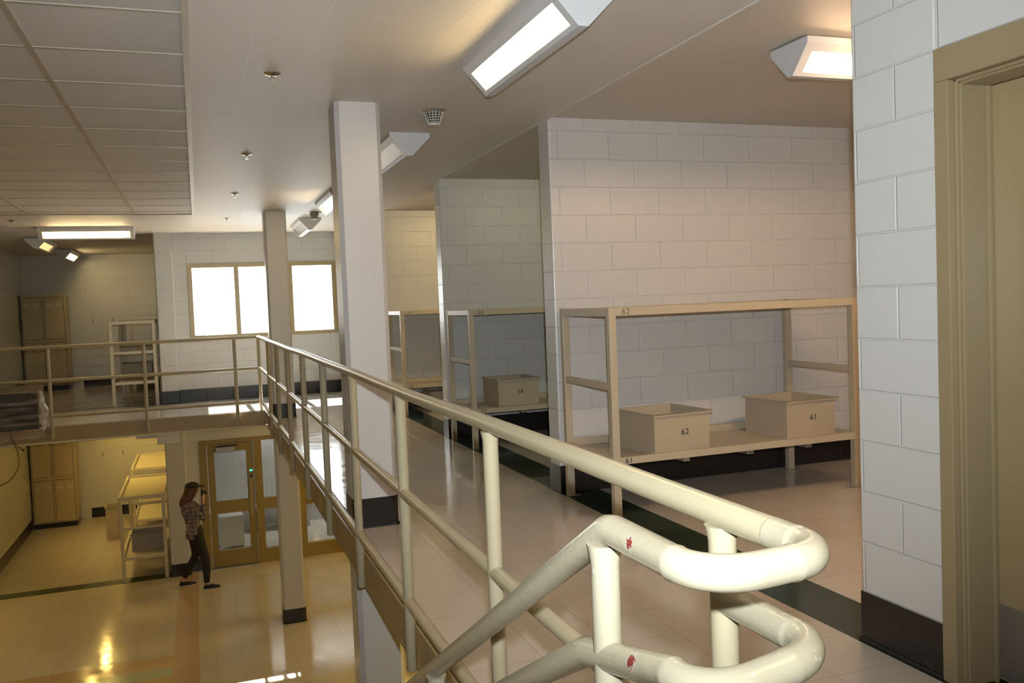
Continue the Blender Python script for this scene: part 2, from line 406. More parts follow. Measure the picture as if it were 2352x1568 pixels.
struct('ceiling', MB().box(-.3, WY+.15, -.12, 4.5, 17.05, -.06), M['ceil_low'])  # unseen roof added to dim the courtyard and keep sun out
# fascia channels (tan steel edge of the balcony) with a lighter soffit strip
fm = MB().box(.845, 1.1, SL-.01, .862, 13.03, -.012).box(.838, 1.1, SL-.01, .862, 13.03, SL+.012)
fm.box(-8, 13.02, SL-.01, .862, 13.037, -.012).box(-8, 13.013, SL-.01, .862, 13.037, SL+.012)
struct('trim_4', fm, M['fascia'])
struct('trim_5', MB().box(-8, 13.05, SL-.04, -.93, 13.12, SL-.01), M['ceil_low'])

# columns (upper + lower visible part is one shaft)
def column(label, x0, x1, y0, y1):
    t = thing('column', label, 'column', ((x0+x1)/2, (y0+y1)/2, LZ))
    hx, hy = (x1-x0)/2, (y1-y0)/2
    def oct(hx, hy, c): return [(-hx+c, -hy), (hx-c, -hy), (hx, -hy+c), (hx, hy-c), (hx-c, hy), (-hx+c, hy), (-hx, hy-c), (-hx, -hy+c)]
    MB().prism(oct(hx, hy, .028), 'z', 0, CZ-LZ).build('shaft', M['column'], t)
    for z in (0, -LZ):
        MB().prism(oct(hx+.004, hy+.004, .026), 'z', z, z+.19).build('base_band', M['base_x'], t)['label'] = 'black painted band at the floor'
        MB().prism(oct(hx+.012, hy+.012, .026), 'z', z, z+.012).build('base_lip', M['dark'], t)
    return t
column('white square column nearest the camera behind the railing', .876, 1.165, 5.59, 5.88)
column('white square column at the far end in front of the window', .876, 1.165, 11.9, 12.19)

# ------------------------------------------------------------------ windows
def sx(t): return t
wf = MB()
for a, b in ((wx0, wx0+.06), (.595, .67), (1.455, 1.53), (wx1-.06, wx1)): wf.box(a, WY-.008, wz0+.05, b, WY+.045, wz1-.05)
wf.box(wx0-.012, WY-.014, wz0-.01, wx1+.012, WY+.05, wz0+.055).box(wx0-.012, WY-.014, wz1-.055, wx1+.012, WY+.05, wz1+.01)
wf.box(wx0-.012, WY-.013, wz0+.05, wx0+.045, WY+.05, wz1-.05).box(wx1-.045, WY-.013, wz0+.05, wx1+.012, WY+.05, wz1-.05)
win = struct('window_1', wf, M['winframe'], bevel=.004)
for i, (a, b) in enumerate(((wx0+.05, .605), (.66, 1.465), (1.52, wx1-.05))):
    MB().box(a, WY+.02, wz0+.05, b, WY+.025, wz1-.05).build('pane', M['glass_dusty'] if i == 0 else M['glass'], win)

# ------------------------------------------------------------------ right-hand door
df = MB()
fx = 2.452
# jamb profile around the opening: face, rebate, stop
def jamb(y0, y1, z0, z1): df.box(fx, y0, z0, 2.66, y1, z1)
df.box(fx, DW1, 0, 2.66, OY, DH); df.box(fx, DW0-.06, 0, 2.66, DW0, DH); df.box(fx, DW0-.06, DH, 2.66, OY, OZ)
df.box(fx+.028, DW1-.012, 0, 2.66, DW1, DH); df.box(fx+.04, DW1-.02, 0, 2.66, DW1-.01, DH); df.box(fx+.028, DW0, DH-.012, 2.66, DW1, DH); df.box(fx+.04, DW0, DH-.02, 2.66, DW1, DH-.008)
df.box(2.60, DW1-.034, 0, 2.618, DW1-.018, DH-.02)
door_frame = struct('door_1', df, M['frame'], bevel=.0035)
leaf = MB().box(2.62, DW0+.005, .012, 2.66, DW1-.022, DH-.022).build('door_leaf', M['doorleaf'], door_frame, bevel=.002)
MB().box(2.6165, DW0+.03, .02, 2.62, DW1-.03, .285).build('kickplate', M['kick'], leaf, bevel=.001)['label'] = 'scratched grey metal kickplate'
MB().tube([(2.62, 1.50, 1.0), (2.57, 1.50, 1.0), (2.565, 1.52, 1.0), (2.565, 1.60, 1.0)], .011, 12).build('door_handle', M['steel'], leaf, smooth=50)
# room behind the door
struct('wall_closet', MB().box(2.66, DW0-.3, 0, 2.70, 2.61, CZ), M['blk_y'])

# ------------------------------------------------------------------ lower glazed entrance
ge = MB(); y0, y1 = WY-.06, WY+.06
ge.box(GX0, y0, LZ, GX0+.12, y1, GZ1).box(.755, y0, LZ, .88, y1, GZ1).box(1.42, y0, LZ, 1.56, y1, GZ1).box(GX1-.12, y0, LZ, GX1, y1, GZ1)
ge.box(GX0+.02, y0+.003, GZ1-.07, GX1-.02, y1-.003, GZ1-.001)
for a, b in ((.88, 1.42), (1.56, GX1-.12)): ge.box(a, y0+.01, LZ, b, y1-.01, -2.53).box(a, y0+.01, -1.86, b, y1-.01, -1.68)
gl = struct('window_2', ge, M['glazeframe'], bevel=.004)
for a, b in ((.88, 1.42), (1.56, GX1-.12)):
    for c, d in ((-2.53, -1.86), (-1.68, GZ1-.07)): MB().box(a, WY, c, b, WY+.006, d).build('pane', M['glass'], gl)
dl = MB().box(.03, WY-.035, LZ+.02, .135, WY+.025, -.72).box(.635, WY-.035, LZ+.02, .745, WY+.025, -.72)
dl.box(.05, WY-.032, LZ+.021, .72, WY+.022, -2.48).box(.05, WY-.032, -1.87, .72, WY+.022, -1.665).box(.05, WY-.032, -.855, .72, WY+.022, -.721)
d2 = struct('door_2', dl, M['glazeframe'], bevel=.003)
for c, d in ((-2.48, -1.87), (-1.665, -.855)): MB().box(.13, WY-.008, c, .64, WY-.002, d).build('pane', M['glass'], d2)
MB().box(.16, WY-.10, -.86, .46, WY-.03, -.765).build('door_closer', M['steel'], d2, bevel=.008)['label'] = 'grey overhead closer'
MB().box(.18, WY-.09, -.762, .52, WY-.06, -.745).build('closer_arm', M['dark'], d2)
MB().box(.655, WY-.045, -1.95, .735, WY-.03, -1.3).build('lock_plate', M['fascia'], d2, bevel=.003)
led = mat('green_indicator', (.05, .5, .4), .3, emit=(.05, 1, .75), estr=1.6)
MB().rings([(0, 0, -.012, .004, .012), (0, 0, 0, .026, .012), (0, 0, .010, .026, .012)], 16).build('status_light', led, d2, loc=(.70, WY-.045, -1.20))['label'] = 'glowing green indicator'
MB().tube([(.70, WY-.05, -1.29), (.70, WY-.10, -1.29)], .02, 14).build('door_knob', M['dark'], d2, smooth=50)
struct('trim_6', MB().box(GX0, WY-.12, LZ, .76, WY+.1, LZ+.012), M['steel'])

# things in the courtyard
t = thing('utility_cabinet', 'white and grey box standing behind the glass door outside', 'cabinet', (.36, 16.45, LZ-.005), .1)
cw = mat('cabinet_paint', (.60, .58, .55), .6)
MB().box(-.2, -.25, .03, .2, .25, .55).build('cabinet_body', cw, t, bevel=.006); MB().box(-.21, -.26, .55, .21, .26, .575).build('lid', cw, t, bevel=.004)
MB().box(-.18, -.23, 0, .18, .23, .03).build('plinth', M['dark'], t)
t = thing('courtyard_bench', 'low white ledge bench along the courtyard wall behind the glass door', 'bench', (.9, 17.35, LZ-.005))
MB().box(-1.0, -.2, .40, 1.0, .2, .46).build('seat', cw, t, bevel=.01)
for x in (-.9, 0, .9): MB().box(x-.04, -.16, 0, x+.04, .16, .40).build('leg', cw, t)

# ------------------------------------------------------------------ guard railings
PR = .0235
def rail_main():
    X = .80; t = thing('guard_railing', 'cream pipe guard railing running along the right balcony edge', 'railing', (X, 1.24, 0))
    T, Md, Bt = 1.056, .612, .138; L_ = 13.07-1.24
    pts = [(0, y, T + .004*math.sin(y*1.9)*math.sin(y*.7)) for y in [i*L_/60 for i in range(61)]]
    pts[0] = (0, -.138, T)
    MB().tube(pts, PR+.001, 20, False).build('top_rail', M['rail'], t, smooth=60)
    MB().tube([(0, y, Md) for y in (0, 3, 6, 9, L_)], PR-.001, 18).build('mid_rail', M['rail'], t, smooth=60)
    MB().tube([(0, y, Bt) for y in (0, 3, 6, 9, L_)], PR-.001, 18).build('bottom_rail', M['rail'], t, smooth=60)
    for y in (1.24, 2.465, 3.70, 4.94, 6.19, 7.44, 8.74, 10.0, 11.25, 13.07):
        q = [(0, y-1.24, T-.018), (0, y-1.24, T-.028), (0, y-1.24, T-.045), (0, y-1.24, Md), (0, y-1.24, -.165), (0, y-1.24, -.17)]
        MB().tube(q, [PR+.006, PR+.003, PR, PR, PR, PR-.006], 18).build('post', M['rail'], t, smooth=60)
    return t
rail_main()
t = thing('guard_railing', 'tan pipe guard railing across the far balcony edge', 'railing', (.80, 12.96, 0))
for z, n in ((1.056, 'top_rail'), (.612, 'mid_rail'), (.138, 'bottom_rail')):
    MB().tube([(x, 0, z) for x in (-8.5, -5, -2, -.03)], PR, 16).build(n, M['rail'], t, smooth=60)
for x in (.465, -.72, -1.89, -3.08, -4.3, -5.5, -6.7): MB().tube([(x-.80, 0, 1.04), (x-.80, 0, -.16)], PR, 16).build('post', M['rail'], t, smooth=60)

# paint chips on the hand rail: world-space spots of red primer
m = paint('chipped_cream_enamel', (.375, .335, .235), .25, .6, 45)
def chips(m, base_col, spots):
    p = coords(m, 'world'); nz = N(m, 'ShaderNodeTexNoise'); nz.inputs['Scale'].default_value = 170; nz.inputs['Detail'].default_value = 3; L(m, p, nz.inputs['Vector'])
    acc = None; halo = None
    for (x, y, z, r) in spots:
        d = N(m, 'ShaderNodeVectorMath', operation='DISTANCE'); L(m, p, d.inputs[0]); d.inputs[1].default_value = (x, y, z)
        dd = mth(m, 'ADD', d.outputs['Value'], mth(m, 'MULTIPLY', mth(m, 'SUBTRACT', nz.outputs['Fac'], .5), r*2.4))
        a = mth(m, 'LESS_THAN', dd, r); h = mth(m, 'LESS_THAN', dd, r*1.35)
        acc = a if acc is None else mth(m, 'MAXIMUM', acc, a); halo = h if halo is None else mth(m, 'MAXIMUM', halo, h)
    sm = step(m, noise(m, p, 160, 2, .5), .70, .73); zone = step(m, noise(m, p, 6, 1), .52, .6)
    small = mth(m, 'MULTIPLY', sm, zone)
    c0 = mixc(m, noise(m, p, 8, 3), base_col, tuple(c*.93 for c in base_col))
    c1 = mixc(m, mth(m, 'MULTIPLY', step(m, noise(m, p, 55, 4, .75), .655, .68), .5), c0, (.72, .70, .68))
    c2 = mixc(m, mth(m, 'MULTIPLY', halo, .6), c1, (.48, .46, .42)); c3 = mixc(m, acc, c2, (.20, .03, .025))
    c4 = mixc(m, mth(m, 'MULTIPLY', small, .0), c3, (.1, .03, .03))
    L(m, c4, BS(m).inputs['Base Color'])
def bp(px, py, X):          # point on plane x = X seen at a pixel of the photograph
    d = w_ + r_*((px-1176)/F) + u_*((784-py)/F); return d*(X/d.x) + Vector((0, 0, CAMZ))
HX = .595
def raisept(px, py, dx): p = bp(px, py, dx); return (p.x, p.y, p.z)
chips(m, (.375, .335, .235), [(*raisept(1450, 1250, HX-.0195), .0085), (HX-.020, 1.14, .884, .010), (*raisept(1504, 1275, HX-.0195), .0022),
     (*raisept(1428, 1182, .7785), .003), (*raisept(1496, 1117, .7785), .0028), (*raisept(1755, 1232, .7785), .0018), (*raisept(1406, 1229, HX-.0195), .0025), (*raisept(1357, 1232, HX-.0195), .003)])
M['handrail'] = m
T = 1.056
h = thing('stair_handrail', 'chipped cream pipe handrail looping round and descending the stairs in the foreground', 'handrail', (HX, .95, 0))
def rel(pts): return [(p[0]-HX, p[1]-.95, p[2]) for p in pts]
R = PR+.001; B = .075
def bendpipe(pts_r): return [p for p, _ in pts_r], [r for _, r in pts_r]
def loop(z, zl, kink, sl, yend, m_, yb=.98):
    """from the main post towards the camera, round two bends, back along y to the kink, then down the stairs"""
    P_ = []; seam = R*1.06; Br = .062; yl = yb-.020; z2 = zl
    P_ += [((.80, 1.24 if z < 1 else 1.10, z), R*1.035), ((.80, yb+Br+.012, z), R*1.02), ((.80, yb+Br+.006, z), seam), ((.80, yb+Br, z), R)]
    cr_ = Vector((.80, yb, z)); cl_ = Vector((HX, yl, z2)); dv = (cl_-cr_).normalized()
    for q in arc((.80, yb+Br, z), cr_, cr_+dv*Br, 10)[1:]: P_.append((tuple(q), R*1.02))
    P_ += [(tuple(cr_+dv*(Br+.006)), seam), (tuple(cr_+dv*(Br+.012)), R)]
    for q in arc(cl_-dv*(B+.004), cl_, (HX, yl+B, z2), 10): P_.append((tuple(q), R*1.02))
    yb = yl
    P_ += [((HX, yb+B+.006, z2), seam), ((HX, yb+B+.012, z2), R)]
    P_ += [((HX, kink[0]-.02, kink[1]+(.001 if z > 1 else .004)), R), ((HX, kink[0], kink[1]-.002), R*1.02)]
    for k in range(1, 20):
        y = kink[0]+.02 + (yend-kink[0])*k/19; P_.append(((HX, y, kink[1] - sl*(y-kink[0])), R))
    return P_
P1 = loop(T, T, (1.243, T), .578, 5.9, m, .976)
MB().tube(rel([p for p, _ in P1]), [r for _, r in P1], 24).build('upper_rail', M['handrail'], h, smooth=60)
P2 = loop(.915, .895, (1.352, .82), .57, 5.9, m, .99)
MB().tube(rel([p for p, _ in P2]), [r for _, r in P2], 24).build('lower_rail', M['handrail'], h, smooth=60)
for y, zt, zb in ((1.262, T-.028, 0-.2), (2.43, T-.578*(2.43-1.243)-.02, -.75), (3.65, T-.578*(3.65-1.243)-.02, -1.4), (4.85, T-.578*(4.85-1.243)-.02, -2.1)):
    MB().tube([(0, y-.95, zt), (0, y-.95, zt-.012), (0, y-.95, zt-.03), (0, y-.95, zb)], [R+.005, R+.002, R-.001, R-.001], 20).build('post', M['handrail'], h, smooth=60)
# staircase below the frame
st = MB()
for k in range(16):
    z = -.1725*(k+1); y = 1.1+.3*k; st.box(-.62, y, z-.04, .56, y+.32, z)
st.prism([(1.1, -.25), (1.1, .02), (5.95, -2.76), (5.5, -2.76)], 'x', .555, .60); st.prism([(1.1, -.25), (1.1, .02), (5.95, -2.76), (5.5, -2.76)], 'x', -.66, -.62)
struct('trim_7', st, M['fascia'])

# ------------------------------------------------------------------ lamps: V-shaped housings on the ceilings
def fixture(name, label, loc, rot, lens, group):
    """local x along the lamp (length 1.25), local -y face carries the lens; top at z=0"""
    t = thing(name, label, 'ceiling light', loc, rot, group); Ln = 1.25
    prof = [(-.155, 0), (-.155, -.033), (-.028, -.172), (.016, -.172), (.155, -.033), (.155, 0)]
    # housing without the lens face: shell
    hb = MB().prism([(-.155, 0), (-.155, -.033), (.155, -.033), (.155, 0)], 'x', .005, Ln-.005)
    hb.prism([(-.02, -.172), (.016, -.172), (.155, -.033), (.14, -.033), (.01, -.163), (-.02, -.163)], 'x', .005, Ln-.005)
    hb.build('housing', M['white_metal'], t)
    for a, b in ((0, .006), (Ln-.006, Ln)): MB().prism(prof, 'x', a, b).build('end_cap', M['white_metal'], t, bevel=.002)
    d = Vector((.127, -.139)).normalized(); nrm = Vector((-.139, -.127)).normalized()
    a = Vector((-.155, -.033)); e = Vector((-.028, -.172)); LL = (e-a).length
    def pt(s, o): v = a+d*s+nrm*o; return (v.x, v.y)
    fr = MB()
    for s0, s1 in ((0, .048), (LL-.022, LL)): fr.prism([pt(s0, 0), pt(s1, 0), pt(s1, -.026), pt(s0, -.026)], 'x', .005, Ln-.005)
    for x0, x1 in ((.005, .055), (Ln-.055, Ln-.005)): fr.prism([pt(.046, 0), pt(LL-.022, 0), pt(LL-.022, -.026), pt(.046, -.026)], 'x', x0, x1)
    fr.build('lens_frame', M['white_metal'], t)
    MB().prism([pt(.040, -.022), pt(LL-.014, -.022), pt(LL-.014, -.025), pt(.040, -.025)], 'x', 0, Ln-.07).build('lens', M[lens], t, loc=(.035, 0, 0))['label'] = 'diffuser panel'
    return t
G1 = 'ceiling lights along the right walkway'
Zc = CZ
# local x -> world -y when rot=-90 ; local -y -> world -x
fixture('ceiling_light', 'lit white V-shaped ceiling light closest overhead, cut by the top edge', (1.575, 4.60, Zc), -PI/2, 'lens_up', G1)
fixture('ceiling_light', 'unlit V-shaped ceiling light just right of the near column', (1.575, 7.76, Zc), -PI/2, 'lens_off', G1)
fixture('ceiling_light', 'lit V-shaped ceiling light half hidden left of the near column', (1.575, 10.92, Zc), -PI/2, 'lens_up', G1)
fixture('ceiling_light', 'small unlit V-shaped ceiling light between the two columns by the window', (1.575, 13.95, Zc), -PI/2, 'lens_off', G1)
fixture('ceiling_light', 'lit ceiling light in the near right bunk bay beside the white wall edge', (3.01, 3.905, Zc), 0, 'lens_bay', None)
fixture('ceiling_light', 'added unseen ceiling light in the third bunk bay, hidden behind the partition', (4.35, 9.7, Zc), PI, 'lens_bay3', None)  # unseen lamp added for the golden light on the third partition
fixture('ceiling_light', 'added unseen ceiling light in the second bunk bay, hidden behind the nearest partition', (4.5, 6.6, Zc), PI, 'lens_green', None)  # unseen lamp added to brighten the second partition
fixture('ceiling_light', 'added unseen ceiling light in the near bunk bay, hidden behind the white wall', (4.45, 3.35, Zc), PI, 'lens_bay', None)  # unseen lamp added to light the nearest partition warmly
fixture('ceiling_light', 'long lit ceiling light over the far balcony at left', (-2.05, 13.95, Zc), 0, 'lens_up', None)
G4 = 'added ceiling lights out of view'
for x, y, rz in ((1.575, 1.2, -PI/2), (1.575, -1.4, -PI/2), (-4.5, 14.0, 0), (-6.9, 14.0, 0)):
    fixture('ceiling_light', 'added lit ceiling light out of view', (x, y, Zc), rz, 'lens_up', G4)  # unseen lamps added to raise the ambient level of the hall
G2 = 'ceiling lights in the upper left bay'
fixture('ceiling_light', 'nearer amber glowing light on the left bay ceiling', (-2.35, 15.57, Zc), PI/2, 'lens_dim', G2)
fixture('ceiling_light', 'farther pale glowing light on the left bay ceiling', (-2.31, 18.3, Zc), PI/2, 'lens_warm', G2)
G3 = 'lights under the balcony'
for x, y, rz in ((-2.2, 16.2, PI/2), (-2.1, 18.0, PI/2), (2.9, 6.0, -PI/2), (3.0, 14.9, -PI/2), (-4.6, 14.2, 0), (-6.6, 14.2, 0), (3.6, 8, -PI/2), (3.6, 12, -PI/2)):
    fixture('ceiling_light', 'unseen yellow lamp under the balcony soffit', (x, y, SL-.03), rz, 'lens_low', G3)  # one follows a reflection on the floor, the others are added for brightness
# grey housings peeking out under the far balcony edge
t = thing('light_housing', 'pale grey rectangular lamp housing hanging lowest under the far balcony edge', 'light housing', (-.485, 13.4, -.42), group='grey housings under the balcony edge')
MB().box(-.15, 0, 0, .15, .3, .172).build('housing', M['white_metal'], t, bevel=.004)
t = thing('light_housing', 'shallower grey lamp housing left of the lowest one', 'light housing', (-.78, 13.5, -.33), group='grey housings under the balcony edge')
MB().box(-.14, 0, 0, .16, .25, .08).build('housing', M['white_metal'], t, bevel=.004)

# smoke detectors (guarded) and sprinklers
def detector(label, loc):
    t = thing('smoke_detector', label, 'smoke detector', loc, 0, 'smoke detectors on the walkway ceiling')
    MB().rings([(0, 0, 0, .095, .095), (0, 0, -.006, .098, .098), (0, 0, -.014, .07, .07)], 28).build('flange', M['chrome'], t, smooth=40)
    MB().rings([(0, 0, -.01, .060, .060), (0, 0, -.09, .034, .034), (0, 0, -.092, .02, .02)], 24).build('inner_cone', M['dark'], t, smooth=50)
    g = MB()
    for z in (-.02, -.035, -.05, -.065, -.08):
        r = .064-(-z-.01)*.33
        g.tube([(r*math.cos(a), r*math.sin(a), z) for a in [2*PI*i/24 for i in range(25)]], .0022, 6, False)
    for i in range(16):
        a = 2*PI*i/16; g.tube([(.066*math.cos(a), .066*math.sin(a), -.012), (.038*math.cos(a), .038*math.sin(a), -.092)], .002, 6)
    g.rings([(0, 0, -.088, .040, .040), (0, 0, -.098, .038, .038)], 20)
    g.build('guard_cage', M['ivory'], t)
    return t
d1 = detector('guarded smoke detector on the ceiling right of the near column', (1.565, 5.76, Zc))
dup(d1, (1.545, 12.0, Zc), label='small guarded smoke detector near the far window light')
def sprinkler(label, loc):
    t = thing('sprinkler_head', label, 'sprinkler', loc, 0, 'sprinklers on the ceiling')
    MB().rings([(0, 0, 0, .045, .045), (0, 0, -.004, .046, .046), (0, 0, -.014, .024, .024), (0, 0, -.016, .01, .01)], 24).build('escutcheon', M['chrome'], t, smooth=40)
    MB().tube([(0, 0, -.012), (0, 0, -.028)], .008, 12).tube([(.010, 0, -.02), (.012, 0, -.035), (0, 0, -.042)], .002, 8).tube([(-.010, 0, -.02), (-.012, 0, -.035), (0, 0, -.042)], .002, 8).build('nozzle', M['chrome'], t, smooth=50)
    MB().rings([(0, 0, -.041, .013, .013), (0, 0, -.043, .013, .013)], 14).build('deflector', M['chrome'], t)
    return t
s1 = sprinkler('largest chrome sprinkler head left of the near column top', (.455, 5.0, Zc))
for y, x, lb in ((7.57, .45, 'chrome sprinkler head second from the camera in the ceiling row'), (10.1, .455, 'small sprinkler head by the bright ceiling patch'), (12.75, .45, 'tiny sprinkler head near the far column top'), (12.85, -2.2, 'sprinkler head at the left edge of the far ceiling')):
    dup(s1, (x, y, Zc), label=lb)

# ------------------------------------------------------------------ bunks
def bunk(label, loc, rotz, top_no, low_no, m, group, W=.80):
    """2.0 x .80 two-tier steel bunk, local x along the bed, front at y=0"""
    t = thing('bunk_bed', label, 'bunk bed', loc, rotz, group); Lb, s = 1.96, .052
    for x, y in ((0, 0), (Lb-s, 0), (0, W-s), (Lb-s, W-s)):
        lg = MB().box(x, y, 0, x+s, y+s, 1.355).build('leg', m, t, bevel=.004)
        if y > 0 or x > 0:
            fx0 = x+s if x == 0 else x-.045
            MB().box(min(fx0, x), y-.01, 0, max(fx0+.045, x+s), y+s+.005, .006).build('foot_plate', M['steel'], lg, bevel=.002)
    for z0, z1, nm in ((1.300, 1.352, 'top'), (.345, .392, 'low')):
        MB().box(s, .002, z0, Lb-s, .035, z1).build('side_rail', m, t, bevel=.003)
        MB().box(s, W-.035, z0, Lb-s, W-.002, z1 + (.0 if nm == 'top' else .02)).build('side_rail', m, t, bevel=.003)
        for x in (.002, Lb-s+.002): MB().box(x, s, z0, x+s-.008, W-s, z1).build('end_rail', m, t, bevel=.003)
        MB().box(.03, .03, z0+.012, Lb-.03, W-.03, z0+.018).build('deck', m, t)
    for x in (.006, Lb-s+.006): MB().box(x, s, .825, x+.04, W-s, .868).build('end_rail', m, t, bevel=.003)
    for x in (.52, 1.02, 1.5):
        MB().box(x, .02, .318, x+.05, W-.03, .345).build('cross_brace', M['steel'], t, bevel=.002)
    if top_no: text(top_no, .055, M['ink_faded'], t, (s+.07, .001, 1.326), (PI/2, 0, 0))
    if low_no: text(low_no, .050, M['ink'], t, (s+.06, .001, .369), (PI/2, 0, 0))
    return t
GB = 'bunks along the right partitions'
BX = 2.46
bunk('beige steel bunk numbered 61 and 62 against the nearest partition', (BX-.008, 5.02, 0), 0, '62', '61', M['bunk'], GB)
bunk('beige steel bunk numbered 57 and 58 against the second partition', (BX-.01, 8.06, 0), 0, '58', '57', M['bunk'], GB)
bunk('beige steel bunk numbered 53 just right of the near column', (BX-.01, 11.08, 0), 0, '54', '53', M['bunk'], GB)
# left bays: bunks seen end-on
GL = 'bunks in the left bays'
def endbunk(label, y, z): return bunk(label, (-.63, y, z), PI/2, None, None, M['bunk_light'], GL, .68)
e1 = endbunk('pale bunk end behind the far railing on the upper left floor', 15.05, 0)
e1.location.x = -.645
dup(e1, (-.64, 17.7, 0), label='second upper bunk seen through the nearer pale bunk frame', group=GL)
dup(e1, (-.645, 14.9, LZ), label='nearer beige bunk on the lower floor beside the person', group=GL)
dup(e1, (-.64, 17.6, LZ), label='farther beige bunk on the lower floor under the wall hooks', group=GL)

# ------------------------------------------------------------------ storage boxes
def sbox(label, loc, rotz, no, m, group, w=.44, d=.46, h=.27, tape=True):
    t = thing('storage_box', label, 'storage box', loc, rotz, group); a, b = w/2, d/2; th = .006
    bd = MB().box(-a, -b, 0, a, b, th).box(-a, -b, th, a, -b+th, h).box(-a, b-th, th, a, b, h).box(-a, -b+th, th, -a+th, b-th, h).box(a-th, -b+th, th, a, b-th, h)
    bd.build('box_body', m, t, bevel=.0015)
    r = MB(); o = .018
    r.box(-a-o, -b-o, h-.003, a+o, -b+.004, h+.006).box(-a-o, b-.004, h-.003, a+o, b+o, h+.003)
    r.box(-a-o, -b, h-.003, -a+.004, b, h+.003).box(a-.004, -b, h-.003, a+o, b, h+.003)
    r.box(-a-o, -b-o, h-.012, a+o, -b-o+.003, h+.006)
    r.build('rim', m, t, bevel=.001)
    if no: text(no, .058, M['ink'], t, (.02, -b-.001, h*.52), (PI/2, 0, 0))
    return t
GX = 'numbered boxes on the bunks'
DZ = .363
sbox('open beige metal box numbered 62 on the left of the near bunk', (2.995, 5.335, DZ), .07, '62', M['box'], GX)
sbox('open beige metal box numbered 61 on the right of the near bunk', (4.10, 5.41, DZ), .06, '61', M['box'], GX)
sbox('open beige metal box numbered 58 on the second bunk', (3.03, 8.58, DZ), .03, '58', M['box'], GX)
sbox('beige box numbered 54 on the floor under the third bunk', (2.46+.62, 11.52, 0), 0, '54', M['box'], GX)
sbox('grey box on the lower deck of the upper left bunk', (-1.0, 16.3, DZ), 0, None, M['box'], 'boxes on the left bunks', w=.46)
m = paint('greyish_box_enamel', (.40, .36, .31), .5, .2)
sbox('greyish box on the lower deck of the nearer lower-floor bunk', (-.95, 15.65, LZ+DZ), 0, None, m, 'boxes on the left bunks', w=.50, d=.5)
sbox('tall narrow beige box standing on the lower floor by the far wall', (-1.69, 18.1, LZ), 0, None, M['box'], None, w=.25, d=.4, h=.62)

# ------------------------------------------------------------------ lockers
def lockers(label, loc):
    t = thing('locker_unit', label, 'locker', loc, 0, 'beige lockers in the left bays'); W, D, H = .80, .52, 1.82
    MB().box(0, 0, 0, W, D, H).build('cabinet_body', M['locker'], t, bevel=.004)
    MB().box(.0, .02, -.1, W-.02, D, 0).build('plinth', M['base_x'], t)['label'] = 'black base'
    for i in range(2):
        for j in range(2):
            x0 = .03+i*.39; z0 = .03+j*.90
            MB().box(x0-.007, -.003, z0-.007, x0+.352, .0, z0+.837).build('door_gap_shade', M['dark'], t)  # dark panel standing in for the shade in the gaps round the door
            dr = MB().box(x0, -.016, z0, x0+.345, .0, z0+.83).build('door', M['locker'], t, bevel=.003)
            for q in (0, 1):
                lv = MB().box(x0+.03+q*.175, -.018, z0+.655, x0+.135+q*.175, -.015, z0+.712)
                for k in range(2): lv.box(x0+.03+q*.175, -.026, z0+.66+k*.035, x0+.135+q*.175, -.0175, z0+.672+k*.035)
                lv.build('louver', M['bunk_light'], dr)
            MB().box(x0+.155, -.020, z0+.675, x0+.19, -.015, z0+.70).build('name_plate', M['steel'], dr)
            MB().box(x0+.008, -.032, z0+.28, x0+.024, -.015, z0+.34).build('latch', M['steel'], dr)
    return t
lk = lockers('beige four-door locker on the upper floor left bay', (-3.285, 19.6, .1))
dup(lk, (-3.285, 19.55, LZ+.1), label='beige four-door locker on the lower floor left bay')
tag(MB().rings([(0, 0, 0, .02, .012), (0, 0, .03, .02, .012)], 14).tube([(-.013, 0, .028), (-.013, 0, .05), (0, 0, .058), (.013, 0, .05), (.013, 0, .028)], .003, 8).build('padlock', M['steel'], None, loc=(-2.92, 19.57, .52)), 'small steel padlock on the upper locker lower door', 'padlock')
# wall hooks
def hook(label, loc):
    o = MB().box(-.02, 0, -.045, .02, -.006, .045).tube([(0, -.006, .0), (0, -.05, -.01), (0, -.055, .02)], .006, 8).build('wall_hook', M['steel'], None, loc=loc)
    return tag(o, label, 'hook', 'hooks on the left bay walls')
for x, z, lb in ((-2.055, 1.36, 'left metal hook on the upper left bay wall'), (-1.67, 1.36, 'right metal hook on the upper left bay wall above the bunk'), (-2.02, -1.45, 'left metal hook on the lower bay wall beside the lockers'), (-1.635, -1.45, 'right metal hook on the lower bay wall')):
    hook(lb, (x, BY-.05, z))
# wall outlet
t = thing('wall_outlet', 'white electrical outlet on the wall below the window right of the far column', 'outlet', (1.55, WY, .46))
MB().box(-.036, -.006, -.058, .036, 0, .058).build('cover_plate', M['ivory'], t, bevel=.002)
for z in (-.024, .024): MB().box(-.017, -.009, z-.015, .017, -.005, z+.015).build('socket', M['steel'], t)

# ------------------------------------------------------------------ television under plastic, board, cables
t = thing('television', 'dark flat television wrapped in clear plastic hanging on the far railing', 'television', (-2.55, 12.78, .0), .04)
tvm = mat('dark_screen', (.02, .022, .026), .2)
MB().box(-.55, -.16, .02, .55, -.09, .50).build('screen_panel', tvm, t, bevel=.01)
MB().box(-.15, -.09, .15, .15, .12, .40).build('mount_bracket', M['dark'], t)
